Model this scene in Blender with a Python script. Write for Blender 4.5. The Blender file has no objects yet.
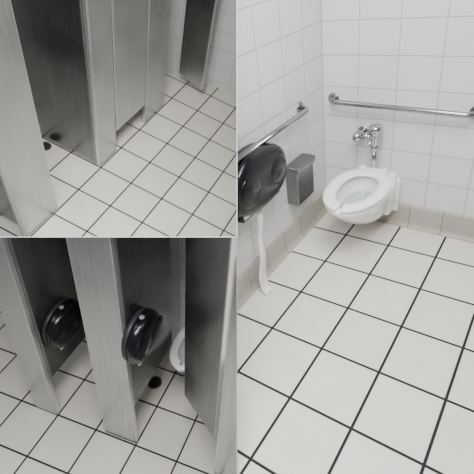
import bpy, bmesh, math
import numpy as np
from mathutils import Matrix, Vector

# ------------------------------------------------------------------ frames
def rot(y,p,r):
    cy,sy,cp,sp,cr,sr=math.cos(y),math.sin(y),math.cos(p),math.sin(p),math.cos(r),math.sin(r)
    return Matrix(((cr,-sr,0),(sr,cr,0),(0,0,1)))@Matrix(((1,0,0),(0,-sp,-cp),(0,cp,-sp)))@Matrix(((cy,sy,0),(-sy,cy,0),(0,0,1)))
MR=rot(.68,.588,-.146); MT=rot(.115,.921,.38); MB=rot(.24,.634,.119)
EYE=Vector((0,0,1.8))
def bay(M,h):
    Rm=MR.transposed()@M
    return Matrix.Translation(EYE)@Rm.to_4x4()@Matrix.Translation((0,0,-h))
W={'R':Matrix.Identity(4),'T':bay(MT,2.4),'B':bay(MB,2.4)}
C2W=Matrix.Translation(EYE)@MR.transposed().to_4x4()   # x right, y down, z forward -> world
KX,KY=-.0306,.0114
# dividing partitions between the three bays (planes, world space)
nv=(C2W.to_3x3()@Vector((1,0,-KX))).normalized()
nh=(C2W.to_3x3()@Vector((0,1,-KY))).normalized()
CLIP={'R':[-nv],'T':[nv,nh],'B':[nv,-nh]}   # outer side is along the normal

# ------------------------------------------------------------------ materials
def newmat(name):
    m=bpy.data.materials.new(name); m.use_nodes=True
    nt=m.node_tree; b=nt.nodes['Principled BSDF']
    return m,nt,b
def c4(c): return (c[0],c[1],c[2],1)
def plain(name,col,rough=.5,metal=0,noise=.06,nscale=12,coat=0,bump=0,spec=.5):
    m,nt,b=newmat(name)
    tc=nt.nodes.new('ShaderNodeTexCoord'); n=nt.nodes.new('ShaderNodeTexNoise'); n.inputs['Scale'].default_value=nscale; n.inputs['Detail'].default_value=5
    r=nt.nodes.new('ShaderNodeValToRGB')
    r.color_ramp.elements[0].color=c4([x*(1-noise) for x in col]); r.color_ramp.elements[1].color=c4([min(1,x*(1+noise)) for x in col])
    r.color_ramp.elements[0].position=.3; r.color_ramp.elements[1].position=.7
    nt.links.new(tc.outputs['Object'],n.inputs['Vector']); nt.links.new(n.outputs['Fac'],r.inputs['Fac']); nt.links.new(r.outputs['Color'],b.inputs['Base Color'])
    b.inputs['Roughness'].default_value=rough; b.inputs['Metallic'].default_value=metal; b.inputs['Coat Weight'].default_value=coat
    b.inputs['Specular IOR Level'].default_value=spec
    if bump:
        bp=nt.nodes.new('ShaderNodeBump'); bp.inputs['Strength'].default_value=bump; bp.inputs['Distance'].default_value=.002
        nt.links.new(n.outputs['Fac'],bp.inputs['Height']); nt.links.new(bp.outputs['Normal'],b.inputs['Normal'])
    return m
def steel(name,lo,hi,rough=.33,metal=.9):
    m,nt,b=newmat(name)
    tc=nt.nodes.new('ShaderNodeTexCoord')
    mp=nt.nodes.new('ShaderNodeMapping'); mp.inputs['Scale'].default_value=(160,160,2.0)
    n=nt.nodes.new('ShaderNodeTexNoise'); n.inputs['Scale'].default_value=1; n.inputs['Detail'].default_value=3
    n2=nt.nodes.new('ShaderNodeTexNoise'); n2.inputs['Scale'].default_value=3.0; n2.inputs['Detail'].default_value=4
    ad=nt.nodes.new('ShaderNodeMath'); ad.operation='ADD'
    ml=nt.nodes.new('ShaderNodeMath'); ml.operation='MULTIPLY'; ml.inputs[1].default_value=.5
    r=nt.nodes.new('ShaderNodeValToRGB'); r.color_ramp.elements[0].color=c4(lo); r.color_ramp.elements[1].color=c4(hi)
    r.color_ramp.elements[0].position=.35; r.color_ramp.elements[1].position=.65
    nt.links.new(tc.outputs['Object'],mp.inputs['Vector']); nt.links.new(mp.outputs['Vector'],n.inputs['Vector']); nt.links.new(tc.outputs['Object'],n2.inputs['Vector'])
    nt.links.new(n.outputs['Fac'],ad.inputs[0]); nt.links.new(n2.outputs['Fac'],ad.inputs[1]); nt.links.new(ad.outputs[0],ml.inputs[0]); nt.links.new(ml.outputs[0],r.inputs['Fac'])
    nt.links.new(r.outputs['Color'],b.inputs['Base Color'])
    mr=nt.nodes.new('ShaderNodeMapRange'); nt.links.new(n2.outputs['Fac'],mr.inputs[0]); mr.inputs[1].default_value=.3; mr.inputs[2].default_value=.7; mr.inputs[3].default_value=rough-.05; mr.inputs[4].default_value=rough+.09
    nt.links.new(mr.outputs[0],b.inputs['Roughness'])
    b.inputs['Metallic'].default_value=metal
    bp=nt.nodes.new('ShaderNodeBump'); bp.inputs['Strength'].default_value=.07; bp.inputs['Distance'].default_value=.001
    nt.links.new(n.outputs['Fac'],bp.inputs['Height']); nt.links.new(bp.outputs['Normal'],b.inputs['Normal'])
    return m
def tiles(name,du,dv,su,sv,ou,ov,g,tile,grout,var=.05,rough=.35,blotch=.05,soft=.0015,stagger=0.0,scuff=0.0):
    m,nt,b=newmat(name); N=nt.nodes; Lk=nt.links.new
    tc=N.new('ShaderNodeTexCoord')
    def M(op,a,bv=None,cv=None):
        n=N.new('ShaderNodeMath'); n.operation=op
        for i,v in enumerate((a,bv,cv)):
            if v is None: continue
            if isinstance(v,(int,float)): n.inputs[i].default_value=v
            else: Lk(v,n.inputs[i])
        return n.outputs[0]
    def dot(d):
        n=N.new('ShaderNodeVectorMath'); n.operation='DOT_PRODUCT'; Lk(tc.outputs['Object'],n.inputs[0]); n.inputs[1].default_value=d
        return n.outputs['Value']
    v=M('DIVIDE',M('SUBTRACT',dot(dv),ov),sv); cvv=M('FLOOR',v)
    u=M('DIVIDE',M('SUBTRACT',dot(du),ou),su)
    if stagger:
        u=M('ADD',u,M('MULTIPLY',M('MODULO',M('ADD',cvv,100.0),2.0),stagger))
    cu=M('FLOOR',u)
    def ed(t,s):
        f=M('FRACT',t); return M('MULTIPLY',M('MINIMUM',f,M('SUBTRACT',1.0,f)),s)
    d=M('MINIMUM',ed(u,su),ed(v,sv))
    mr=N.new('ShaderNodeMapRange'); mr.interpolation_type='SMOOTHSTEP'; Lk(d,mr.inputs[0]); mr.inputs[1].default_value=max(0,g/2-soft); mr.inputs[2].default_value=g/2+soft
    mask=mr.outputs[0]
    cmb=N.new('ShaderNodeCombineXYZ'); Lk(cu,cmb.inputs[0]); Lk(cvv,cmb.inputs[1])
    wn=N.new('ShaderNodeTexWhiteNoise'); Lk(cmb.outputs[0],wn.inputs[0])
    nz=N.new('ShaderNodeTexNoise'); nz.inputs['Scale'].default_value=7; nz.inputs['Detail'].default_value=8; nz.inputs['Roughness'].default_value=.65; Lk(tc.outputs['Object'],nz.inputs['Vector'])
    val=M('ADD',M('ADD',1.0,M('MULTIPLY',M('SUBTRACT',wn.outputs['Value'],.5),var)),M('MULTIPLY',M('SUBTRACT',nz.outputs['Fac'],.5),blotch*2))
    if scuff:
        # fine speckle and soft grime gathering towards the joints
        n3=N.new('ShaderNodeTexNoise'); n3.inputs['Scale'].default_value=45; n3.inputs['Detail'].default_value=6; n3.inputs['Roughness'].default_value=.7; Lk(tc.outputs['Object'],n3.inputs['Vector'])
        s3=N.new('ShaderNodeMapRange'); Lk(n3.outputs['Fac'],s3.inputs[0]); s3.inputs[1].default_value=.60; s3.inputs[2].default_value=.72; s3.inputs[3].default_value=0; s3.inputs[4].default_value=scuff
        e3=N.new('ShaderNodeMapRange'); Lk(d,e3.inputs[0]); e3.inputs[1].default_value=.0; e3.inputs[2].default_value=.035; e3.inputs[3].default_value=scuff*.6; e3.inputs[4].default_value=0
        val=M('SUBTRACT',M('SUBTRACT',val,s3.outputs[0]),M('MULTIPLY',e3.outputs[0],nz.outputs['Fac']))
    sc=N.new('ShaderNodeVectorMath'); sc.operation='SCALE'; sc.inputs[0].default_value=tile; Lk(val,sc.inputs['Scale'])
    mx=N.new('ShaderNodeMix'); mx.data_type='RGBA'; Lk(mask,mx.inputs['Factor']); mx.inputs[6].default_value=c4(grout); Lk(sc.outputs[0],mx.inputs[7])
    Lk(mx.outputs[2],b.inputs['Base Color'])
    rr=N.new('ShaderNodeMapRange'); Lk(mask,rr.inputs[0]); rr.inputs[3].default_value=.85; rr.inputs[4].default_value=rough; Lk(rr.outputs[0],b.inputs['Roughness'])
    bp=N.new('ShaderNodeBump'); bp.inputs['Strength'].default_value=.35; bp.inputs['Distance'].default_value=.002; Lk(mask,bp.inputs['Height']); Lk(bp.outputs['Normal'],b.inputs['Normal'])
    return m

XA,YA,ZA=(1,0,0),(0,1,0),(0,0,1)
FT=(.73,.70,.645); GR=(.010,.010,.012)
m_floorR=tiles('floor_tile_main',XA,YA,.31,.339,-1.027,1.684,.0135,FT,GR,var=.06,rough=.36,blotch=.12,scuff=.12)
m_floorT=tiles('floor_tile_upper',XA,YA,.25,.25,-1.375,.97,.0098,FT,GR,var=.06,rough=.33,blotch=.12,scuff=.12)
m_floorB=tiles('floor_tile_lower',XA,YA,.25,.25,-1.25,1.0,.0098,FT,GR,var=.06,rough=.33,blotch=.12,scuff=.12)
WT=(.665,.67,.67); WG=(.40,.405,.41)
m_wallRb=tiles('wall_tile_back',XA,ZA,.25,.2,-1.33,.165,.006,WT,WG,var=.04,rough=.15,blotch=.02)
m_wallRl=tiles('wall_tile_side',YA,ZA,.25,.2,2.66,.165,.006,WT,WG,var=.04,rough=.15,blotch=.02)
aT=math.atan2(.18,.65); dT=(math.cos(aT),math.sin(aT),0)
m_wallT=tiles('wall_tile_far',dT,ZA,.16,.16,0,.05,.004,WT,WG,var=.03,rough=.22,blotch=.02)
m_wallB=tiles('wall_tile_stall',XA,ZA,.16,.16,0,.05,.004,WT,WG,var=.03,rough=.22,blotch=.02)
m_wallTx=tiles('wall_tile_stall_side',YA,ZA,.16,.16,0,.05,.004,WT,WG,var=.03,rough=.22,blotch=.02)
BT=(.40,.378,.335)
m_baseRb=tiles('cove_tile_back',XA,ZA,.22,.5,-1.33,-.2,.005,BT,(.16,.15,.135),var=.12,rough=.4,blotch=.1)
m_baseRl=tiles('cove_tile_side',YA,ZA,.22,.5,2.66,-.2,.005,BT,(.16,.15,.135),var=.12,rough=.4,blotch=.1)
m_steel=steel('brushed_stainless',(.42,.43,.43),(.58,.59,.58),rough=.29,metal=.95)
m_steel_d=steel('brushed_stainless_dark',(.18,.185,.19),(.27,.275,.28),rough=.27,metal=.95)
m_edge=plain('steel_edge',(.66,.67,.67),.3,.8)
m_chrome=plain('chrome',(.50,.51,.53),.1,1,.03)
m_bar=plain('satin_steel_bar',(.33,.33,.34),.25,1,.05)
m_bin=plain('disposal_bin_steel',(.24,.24,.25),.3,1,.08)
m_porc=plain('white_porcelain',(.92,.92,.92),.07,0,.01,coat=.6)
m_seat=plain('white_seat_plastic',(.93,.93,.93),.2,0,.01)
m_water=plain('bowl_water',(.50,.56,.58),.03,0,.02)
m_black=plain('gloss_black_plastic',(.005,.005,.008),.2,0,.2,spec=.35)
m_grey=plain('dark_grey_plastic',(.03,.032,.037),.4,0,.05,spec=.3)
m_lock=plain('grey_lock_plastic',(.25,.25,.26),.35,0,.05)
m_paper=plain('tissue_paper',(.80,.80,.79),.9,0,.04,nscale=60,bump=.5)
m_drain=plain('cast_drain',(.10,.09,.08),.5,.7,.3,nscale=60)
m_dark=plain('dark_gap',(.01,.01,.01),.8)
m_paint=plain('painted_partition_board',(.7,.7,.7),.6,0,.02)

# ------------------------------------------------------------------ mesh builder
class B:
    def __init__(s): s.bm=bmesh.new(); s.mats=[]
    def mi(s,m):
        if m not in s.mats: s.mats.append(m)
        return s.mats.index(m)
    def _tag(s,faces,m,smooth):
        i=s.mi(m)
        for f in faces: f.material_index=i; f.smooth=smooth
    def box(s,lo,hi,m,bev=.0,seg=2,rotz=0,piv=None,smooth=False):
        t=bmesh.new(); bmesh.ops.create_cube(t,size=1)
        for v in t.verts: v.co=Vector([(lo[k]+hi[k])/2+v.co[k]*(hi[k]-lo[k]) for k in range(3)])
        if bev: bmesh.ops.bevel(t,geom=t.edges[:],offset=bev,segments=seg,affect='EDGES',profile=.5)
        if rotz:
            bmesh.ops.rotate(t,verts=t.verts,cent=Vector(piv),matrix=Matrix.Rotation(rotz,3,'Z'))
        s.merge(t,m,smooth)
    def merge(s,t,m,smooth):
        mp={}
        for v in t.verts: mp[v]=s.bm.verts.new(v.co)
        fs=[]
        for f in t.faces:
            try: fs.append(s.bm.faces.new([mp[v] for v in f.verts]))
            except ValueError: pass
        s._tag(fs,m,smooth); t.free()
    def loft(s,rings,m,smooth=True,cap0=True,cap1=True,closed=True):
        vs=[[s.bm.verts.new(p) for p in r] for r in rings]; fs=[]
        n=len(vs[0])
        for a,b in zip(vs,vs[1:]):
            for i in range(n if closed else n-1):
                j=(i+1)%n
                try: fs.append(s.bm.faces.new((a[i],a[j],b[j],b[i])))
                except ValueError: pass
        if cap0: fs.append(s.bm.faces.new(list(reversed(vs[0]))))
        if cap1: fs.append(s.bm.faces.new(vs[-1]))
        s._tag(fs,m,smooth); return fs
    def tube(s,pts,r,m,n=16,caps=True):
        pts=[Vector(p) for p in pts]; rs=r if isinstance(r,(list,tuple)) else [r]*len(pts)
        rings=[]; up=None
        for i,p in enumerate(pts):
            d=(pts[min(i+1,len(pts)-1)]-pts[max(i-1,0)]).normalized()
            if up is None:
                up=Vector((0,0,1)) if abs(d.z)<.9 else Vector((1,0,0))
            a=(up-d*up.dot(d)).normalized(); up=a; b=d.cross(a)
            rings.append([p+(a*math.cos(t)+b*math.sin(t))*rs[i] for t in [2*math.pi*k/n for k in range(n)]])
        s.loft(rings,m,True,caps,caps)
    def cyl(s,p0,p1,r,m,n=24,bev=.0):
        p0,p1=Vector(p0),Vector(p1); d=(p1-p0).normalized()
        if bev: s.tube([p0,p0+d*1e-4,p0+d*bev,p1-d*bev,p1-d*1e-4,p1],[r-bev,r-bev*.7,r,r,r-bev*.7,r-bev],m,n)
        else: s.tube([p0,p1],r,m,n)
    def build(s,name,b):
        for n in CLIP[b]:
            Wi=W[b].inverted(); co=Wi@EYE; no=(Wi.to_3x3()@n).normalized()
            res=bmesh.ops.bisect_plane(s.bm,geom=s.bm.verts[:]+s.bm.edges[:]+s.bm.faces[:],plane_co=co-no*.0015,plane_no=no,clear_outer=True)
            ed=[e for e in res['geom_cut'] if isinstance(e,bmesh.types.BMEdge) and e.is_boundary]
            if ed and name not in FLAT:
                try: bmesh.ops.edgenet_fill(s.bm,edges=ed)
                except Exception: pass
        if not s.bm.faces: return None
        bmesh.ops.recalc_face_normals(s.bm,faces=s.bm.faces[:])
        me=bpy.data.meshes.new(name); s.bm.to_mesh(me); s.bm.free()
        for m in s.mats: me.materials.append(m)
        o=bpy.data.objects.new(name,me); bpy.context.scene.collection.objects.link(o)
        o.matrix_world=W[b]
        return o
FLAT=set()
def slab(name,b,lo,hi,m,rotz=0,piv=None):
    k=B(); k.box(lo,hi,m,rotz=rotz,piv=piv); return k.build(name,b)

# ------------------------------------------------------------------ MAIN BAY (accessible stall)
slab('floor','R',(-1.43,-.2,-.05),(1.2,2.76,0),m_floorR)
slab('wall_back','R',(-1.43,2.66,0),(1.2,2.76,2.7),m_wallRb)
slab('wall_left','R',(-1.43,-.2,0),(-1.33,2.66,2.7),m_wallRl)
def cove(name,p0,p1,inn,m):
    prof=[(0,.0),(.045,.0),(.034,.004),(.024,.012),(.017,.024),(.014,.04),(.013,.15),(.010,.163),(.004,.168),(0,.168)]
    k=B(); inn=Vector(inn)
    rings=[[Vector(p)+inn*a+Vector((0,0,z)) for a,z in prof] for p in (p0,p1)]
    k.loft(rings,m,False); return k.build(name,'R')
cove('baseboard_back',(-1.33,2.659,0.001),(1.2,2.659,0.001),(0,-1,0),m_baseRb)
cove('baseboard_left',(-1.329,-.2,0.001),(-1.329,2.645,0.001),(1,0,0),m_baseRl)

def egg(cx,yb,yf,hw,z,n=48):
    out=[]; cy=yb-(yb-yf)*.46
    for i in range(n):
        t=2*math.pi*i/n; c,s_=math.cos(t),math.sin(t)
        if s_>0:
            x=hw*math.copysign(abs(c)**(2/2.25),c); yy=cy+(yb-cy)*abs(s_)**(2/2.7)
        else:
            x=hw*c; yy=cy+(cy-yf)*s_
        out.append(Vector((cx+x,yy,z)))
    return out
def toilet(name,b,cx,yw,s=1.0,dz=0.0):
    """wall-hung elongated bowl; wall surface at y=yw, bowl towards -y"""
    k=B()
    def E(yb,yf,hw,z): return egg(cx,yw-yb*s,yw-yf*s,hw*s,z*s)
    R=[E(.05,.26,.08,.10),E(.03,.34,.115,.125),E(.02,.44,.145,.18),E(.02,.54,.168,.25),E(.02,.62,.184,.32),E(.02,.665,.195,.365),E(.02,.685,.2,.385),E(.02,.685,.2,.400),E(.025,.679,.194,.408),
       E(.12,.625,.142,.408),E(.13,.62,.135,.400),E(.145,.61,.128,.37),E(.16,.57,.115,.31),E(.19,.51,.09,.25),E(.23,.43,.055,.215),E(.26,.39,.03,.205)]
    k.loft(R,m_porc)
    k.loft([E(.175,.55,.108,.292),E(.176,.549,.107,.294)],m_water)
    k.box((cx-.155*s,yw-.17*s,.11*s),(cx+.155*s,yw-.002,.40*s),m_porc,bev=.03*s,seg=4,smooth=True)
    k.box((cx-.175*s,yw-.05*s,.09*s),(cx+.175*s,yw-.001,.36*s),m_porc,bev=.02*s,seg=3,smooth=True)
    o_=egg(0,-.10,-.69,.198,0,120); i_=egg(0,-.19,-.59,.112,0,120)
    idx=[(q)%120 for q in range(-28,89)]
    prof=[]
    for q in idx:
        a,c_=o_[q],i_[q]
        def P(w,z):
            p=c_.lerp(a,w); return Vector((cx+p.x*s,yw+p.y*s,z*s))
        prof.append([P(1,.412),P(1,.424),P(.94,.432),P(.6,.437),P(.3,.435),P(.06,.428),P(0,.420),P(0,.412)])
    k.loft(prof,m_seat)
    for sx in (-.075,.075):
        k.box((cx+(sx-.022)*s,yw-.125*s,.408*s),(cx+(sx+.022)*s,yw-.075*s,.44*s),m_seat,bev=.007*s,smooth=True)
    k.cyl((cx-.09*s,yw-.10*s,.428*s),(cx+.09*s,yw-.10*s,.428*s),.010*s,m_seat)
    for sx in (-.165,.165):
        k.cyl((cx+sx*s,yw-.06*s,.2*s),(cx+sx*s*1.08,yw-.06*s,.2*s),.018*s,m_porc)
    for v in k.bm.verts: v.co.z+=dz
    return k.build(name,b)
YW=2.66
toilet('wall_hung_toilet','R',-.92,YW-.001,.98,.03)
# flush valve
k=B()
yv=YW-.085; TV=-.92
k.cyl((TV,yv,.39),(TV,yv,.45),.032,m_chrome,bev=.006)
k.cyl((TV,yv,.43),(TV,yv,.60),.018,m_chrome)
k.cyl((TV,yv,.585),(TV,yv,.625),.028,m_chrome,bev=.004)
k.tube([(TV,yv,.62),(TV,yv,.64),(TV,yv,.66),(TV,yv,.70),(TV,yv,.715),(TV,yv,.72),(TV,yv,.745),(TV,yv,.758),(TV,yv,.762)],[.026,.031,.037,.040,.040,.045,.045,.035,.01],m_chrome,24)
k.cyl((TV,yv,.675),(TV-.10,yv,.675),.020,m_chrome)
k.cyl((TV-.045,yv,.675),(TV-.07,yv,.675),.029,m_chrome,bev=.004)
k.tube([(TV-.115,yv+.045,.675),(TV-.115,yv+.02,.675),(TV-.115,yv-.03,.675),(TV-.115,yv-.045,.675),(TV-.115,yv-.055,.675)],[.026,.032,.032,.028,.012],m_chrome,24)
k.cyl((TV-.115,yv+.04,.675),(TV-.115,YW-.001,.675),.018,m_chrome)
k.cyl((TV-.115,YW-.012,.675),(TV-.115,YW-.0005,.675),.038,m_chrome,bev=.004)
k.tube([(TV,yv-.03,.685),(TV,yv-.05,.685),(TV,yv-.06,.684),(TV+.005,yv-.13,.672)],[.018,.017,.009,.007],m_chrome,12)
k.tube([(TV+.005,yv-.125,.673),(TV+.006,yv-.145,.670)],[.011,.010],m_chrome,12)
k.build('flush_valve','R')

def arc(c,a,b_,r,t0,t1,n=8):
    c,a,b_=Vector(c),Vector(a),Vector(b_)
    return [c+(a*math.cos(t)+b_*math.sin(t))*r for t in [t0+(t1-t0)*i/n for i in range(n+1)]]
def grab(name,b,p0,p1,inn,off=.07,r=.0165):
    p0,p1,inn=Vector(p0),Vector(p1),Vector(inn); d=(p1-p0).normalized(); rr=.05
    p0=p0+inn*.0005; p1=p1+inn*.0005
    pts=[p0,p0+inn*(off-rr)]+arc(p0+inn*(off-rr)+d*rr,-d,inn,rr,0,math.pi/2)+arc(p1+inn*(off-rr)-d*rr,inn,d,rr,0,math.pi/2)+[p1+inn*(off-rr),p1]
    k=B(); k.tube(pts,r,m_bar,18)
    for p in (p0,p1):
        k.cyl(p+inn*.0005,p+inn*.012,.039,m_bar,28,bev=.005)
    return k.build(name,b)
grab('grab_bar','R',(-1.25,YW,.885),(-.36,YW,.865),(0,-1,0))
grab('grab_bar.001','R',(-1.33,2.32,.925),(-1.33,1.15,.925),(1,0,0))

def dispenser(name,b,xw,yc,zc,w,h,d):
    """double-roll tissue dispenser on a wall facing +x; w along y, h along z"""
    k=B()
    def outline(x,sw,sh):
        out=[];n=64
        for i in range(n):
            t=2*math.pi*i/n; c,s_=math.cos(t),math.sin(t)
            yy=math.copysign(abs(c)**(2/3.4),c)*w/2*sw; zz=math.copysign(abs(s_)**(2/2.8),s_)*h/2*sh
            zz+= .05*h*math.cos(yy/(w/2)*math.pi)*(1 if s_>0 else -.6)
            out.append(Vector((xw+x,yc+yy,zc+zz)))
        return out
    k.loft([outline(.001,.96,.96),outline(.012,.98,.98),outline(d*.30,1,1)],m_grey,True)
    k.loft([outline(d*.302,.985,.985),outline(d*.45,1.0,1.0),outline(d*.62,.995,.99),outline(d*.80,.96,.94),outline(d*.92,.88,.84),outline(d*.985,.72,.64),outline(d,.45,.38)],m_black,True)
    for sy in (-1,1):
        r=h*.30
        k.tube([(xw+d*.55,yc+sy*w*.25,zc),(xw+d*.97,yc+sy*w*.25,zc),(xw+d*1.02,yc+sy*w*.25,zc),(xw+d*1.03,yc+sy*w*.25,zc)],[r,r*.93,r*.75,r*.1],m_black,32)
    k.cyl((xw+d*.5,yc,zc+h*.5),(xw+d*.5,yc,zc+h*.56),.012,m_lock)
    k.box((xw+d*.15,yc-w*.36,zc-h*.54),(xw+d*.70,yc+w*.36,zc-h*.42),m_grey,bev=.012,seg=3,smooth=True)
    for sy in (-1,1):
        k.cyl((xw+d*.45,yc+sy*w*.24-.10*w,zc-h*.38),(xw+d*.45,yc+sy*w*.24+.10*w,zc-h*.38),h*.15,m_paper,24)
    return k.build(name,b)
dispenser('toilet_paper_dispenser','R',-1.329,1.68,.745,.54,.33,.135)
# hanging tissue strip reaching the floor
k=B(); rows=[]
path=[(.0,.565),(.006,.52),(.002,.46),(-.006,.39),(.002,.32),(.010,.25),(.003,.18),(-.003,.11),(.004,.05),(.010,.018),(.022,.006),(.036,.010),(.050,.005)]
for i,(dx,z) in enumerate(path):
    t=i/(len(path)-1); y0=1.65-.07*t; w0=.055+.02*t
    rows.append([Vector((-1.245+dx+.006*math.sin(q*1.9+t*7),y0-w0*.5+w0*q/5+.005*math.sin(t*9),z+.002*(1+math.sin(q*1.2)))) for q in range(6)])
k.loft(rows,m_paper,True,False,False,closed=False)
FLAT.add('toilet_paper_strip')
o=k.build('toilet_paper_strip','R')
md=o.modifiers.new('th','SOLIDIFY'); md.thickness=.001
# stainless disposal bin
k=B()
k.box((-1.329,2.09,.34),(-1.24,2.31,.59),m_bin,bev=.008,seg=3)
k.box((-1.329,2.08,.575),(-1.225,2.32,.62),m_bin,bev=.01,seg=3)
k.box((-1.231,2.155,.592),(-1.220,2.245,.602),m_chrome,bev=.003)
k.build('sanitary_disposal_bin','R')

# ------------------------------------------------------------------ partition pieces
def panel(name,b,p0,p1,z0,z1,m,th=.028,extra=None):
    """flat hollow-metal panel from floor point p0 to p1 with rolled light edges"""
    p0,p1=Vector((*p0,0)),Vector((*p1,0)); L_=(p1-p0).length; a=math.atan2((p1-p0).y,(p1-p0).x)
    k=B()
    k.box((0.004,-th/2,z0+.004),(L_-.004,th/2,z1),m,bev=.004,seg=2)
    k.box((0,-th/2+.003,z0),(.006,th/2-.003,z1),m_edge)
    k.box((L_-.006,-th/2+.003,z0),(L_,th/2-.003,z1),m_edge)
    k.box((0,-th/2+.003,z0),(L_,th/2-.003,z0+.006),m_edge)
    if extra: extra(k,L_,th)
    for v in k.bm.verts:
        v.co=Matrix.Rotation(a,3,'Z')@v.co+p0
    return k.build(name,b)
def bolts(k,L_,th):
    for zz in (.10,.16):
        for xx in (.03,L_-.03):
            for sg in (-1,1):
                k.cyl((xx,sg*(th/2),zz),(xx,sg*(th/2+.003),zz),.006,m_edge,10)
# ---- upper left bay
slab('floor.001','T',(-2.7,.0,-.04),(.9,3.6,0),m_floorT)
pf=(-1.61,2.99)
slab('wall_far','T',(pf[0]-1.4,pf[1],0.001),(pf[0]+2.0,pf[1]+.08,2.6),m_wallT,rotz=aT,piv=(pf[0],pf[1],0))
slab('wall_stall_rear','T',(-2.78,.0,0.001),(-2.68,2.7,2.4),m_wallTx)
ZT=2.3
panel('stall_pilaster','T',(-1.395,.98),(-1.395,1.27),0.001,ZT,m_steel,extra=bolts)
panel('stall_pilaster','T',(-1.395,1.72),(-1.395,1.92),0.001,ZT,m_steel,extra=bolts)
panel('stall_pilaster','T',(-1.395,2.31),(-1.395,2.60),0.001,ZT,m_steel,extra=bolts)
panel('stall_door','T',(-1.395,1.93),(-1.395,2.30),.19,ZT,m_steel)
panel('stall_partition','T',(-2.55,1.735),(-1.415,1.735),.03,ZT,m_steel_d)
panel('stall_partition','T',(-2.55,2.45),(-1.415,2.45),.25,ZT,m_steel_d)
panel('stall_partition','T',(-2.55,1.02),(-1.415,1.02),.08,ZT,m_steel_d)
panel('stall_door','T',(-1.45,2.97),(-1.18,2.90),.08,ZT,m_steel)
def drain(name,b,x,y,r=.055):
    k=B()
    k.tube([(x,y,.0005),(x,y,.004),(x,y,.006),(x,y,.0062)],[r,r,r*.93,r*.8],m_drain,32)
    for i in range(-3,4):
        hw=math.sqrt(max(0,(r*.75)**2-(i*r*.2)**2))
        k.box((x-hw,y+i*r*.2-.002,.0062),(x+hw,y+i*r*.2+.002,.0072),m_dark)
    return k.build(name,b)
drain('floor_drain','T',-1.80,1.66,.045)
# ---- lower left bay
slab('floor.002','B',(-2.4,.1,-.04),(1.0,1.8,0),m_floorB)
slab('wall_rear','B',(-2.4,1.66,0.001),(1.0,1.74,2.3),m_wallB)
ZB=2.0
panel('stall_pilaster','B',(-1.40,1.01),(-1.25,1.01),.001,ZB,m_steel,extra=bolts)
panel('stall_pilaster','B',(-.945,1.02),(-.75,1.02),.001,ZB,m_steel,extra=bolts)
panel('stall_pilaster','B',(-.285,1.02),(-.09,1.02),.001,ZB,m_steel,extra=bolts)
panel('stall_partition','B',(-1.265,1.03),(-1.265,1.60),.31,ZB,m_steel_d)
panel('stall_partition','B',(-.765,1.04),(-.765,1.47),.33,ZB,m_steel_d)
panel('stall_door','B',(-.955,1.045),(-1.155,1.255),.14,ZB,m_steel)
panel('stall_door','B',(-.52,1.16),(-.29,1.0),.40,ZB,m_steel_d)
dispenser('toilet_paper_dispenser','B',-1.25,1.165,.635,.25,.22,.09)
dispenser('toilet_paper_dispenser','B',-.75,1.10,.84,.24,.225,.085)
drain('floor_drain','B',-.84,1.39,.045)
toilet('wall_hung_toilet','B',-.62,1.655,.55,.17)

# ------------------------------------------------------------------ boards separating the bays
def board(name,corners,n,m):
    k=B(); A=[C2W@Vector(c) for c in corners]
    k.loft([[p-n*.001 for p in A],[p+n*.001 for p in A]],m,False)
    bm=k.bm; bmesh.ops.recalc_face_normals(bm,faces=bm.faces[:])
    me=bpy.data.meshes.new(name); bm.to_mesh(me); me.materials.append(m)
    o=bpy.data.objects.new(name,me); bpy.context.scene.collection.objects.link(o)
z0,z1=1.7,4.2
board('wall_divider',[(KX*z0,-2.2,z0),(KX*z1,-2.6,z1),(KX*z1,2.6,z1),(KX*z0,1.6,z0)],nv,m_paint)
z0=1.45
board('wall_shelf_divider',[(KX*z0,KY*z0,z0),(KX*z1,KY*z1,z1),(-3.0,KY*z1,z1),(-1.6,KY*z0,z0)],nh,m_paint)

# ------------------------------------------------------------------ lights
def area(name,b,loc,size,energy,tgt,col=(1,1,1)):
    l=bpy.data.lights.new(name,'AREA'); l.shape='RECTANGLE'; l.size=size[0]; l.size_y=size[1]; l.energy=energy; l.color=col
    o=bpy.data.objects.new(name,l); bpy.context.scene.collection.objects.link(o)
    L0=W[b]@Vector(loc); T0=W[b]@Vector(tgt)
    o.location=L0; o.rotation_euler=(T0-L0).to_track_quat('-Z','Y').to_euler()
area('ceiling_light','R',(-.1,1.05,2.65),(1.2,.5),58,(-.35,1.15,0),(1,.988,.965))
area('ceiling_light.001','T',(-.8,1.6,2.9),(1.2,.4),42,(-.9,1.7,0),(1,.988,.965))
area('ceiling_light.002','B',(-.5,.2,2.7),(.8,.4),38,(-.6,1.0,.2),(1,.988,.965))
w=bpy.data.worlds.new('room_ambient'); bpy.context.scene.world=w; w.use_nodes=True
bg=w.node_tree.nodes['Background']; bg.inputs[0].default_value=(.90,.915,.93,1); bg.inputs[1].default_value=.33

# ------------------------------------------------------------------ camera
cd=bpy.data.cameras.new('camera'); cam=bpy.data.objects.new('camera',cd); bpy.context.scene.collection.objects.link(cam)
cd.sensor_width=36; cd.lens=422.2/474*36; cd.shift_x=-12.9/474; cd.shift_y=-4.8/474; cd.clip_start=.02
r=MR.transposed()
right=r@Vector((1,0,0)); up=-(r@Vector((0,1,0))); back=-(r@Vector((0,0,1)))
m3=Matrix((right,up,back)).transposed()
cam.matrix_world=Matrix.Translation(EYE)@m3.to_4x4()
bpy.context.scene.camera=cam
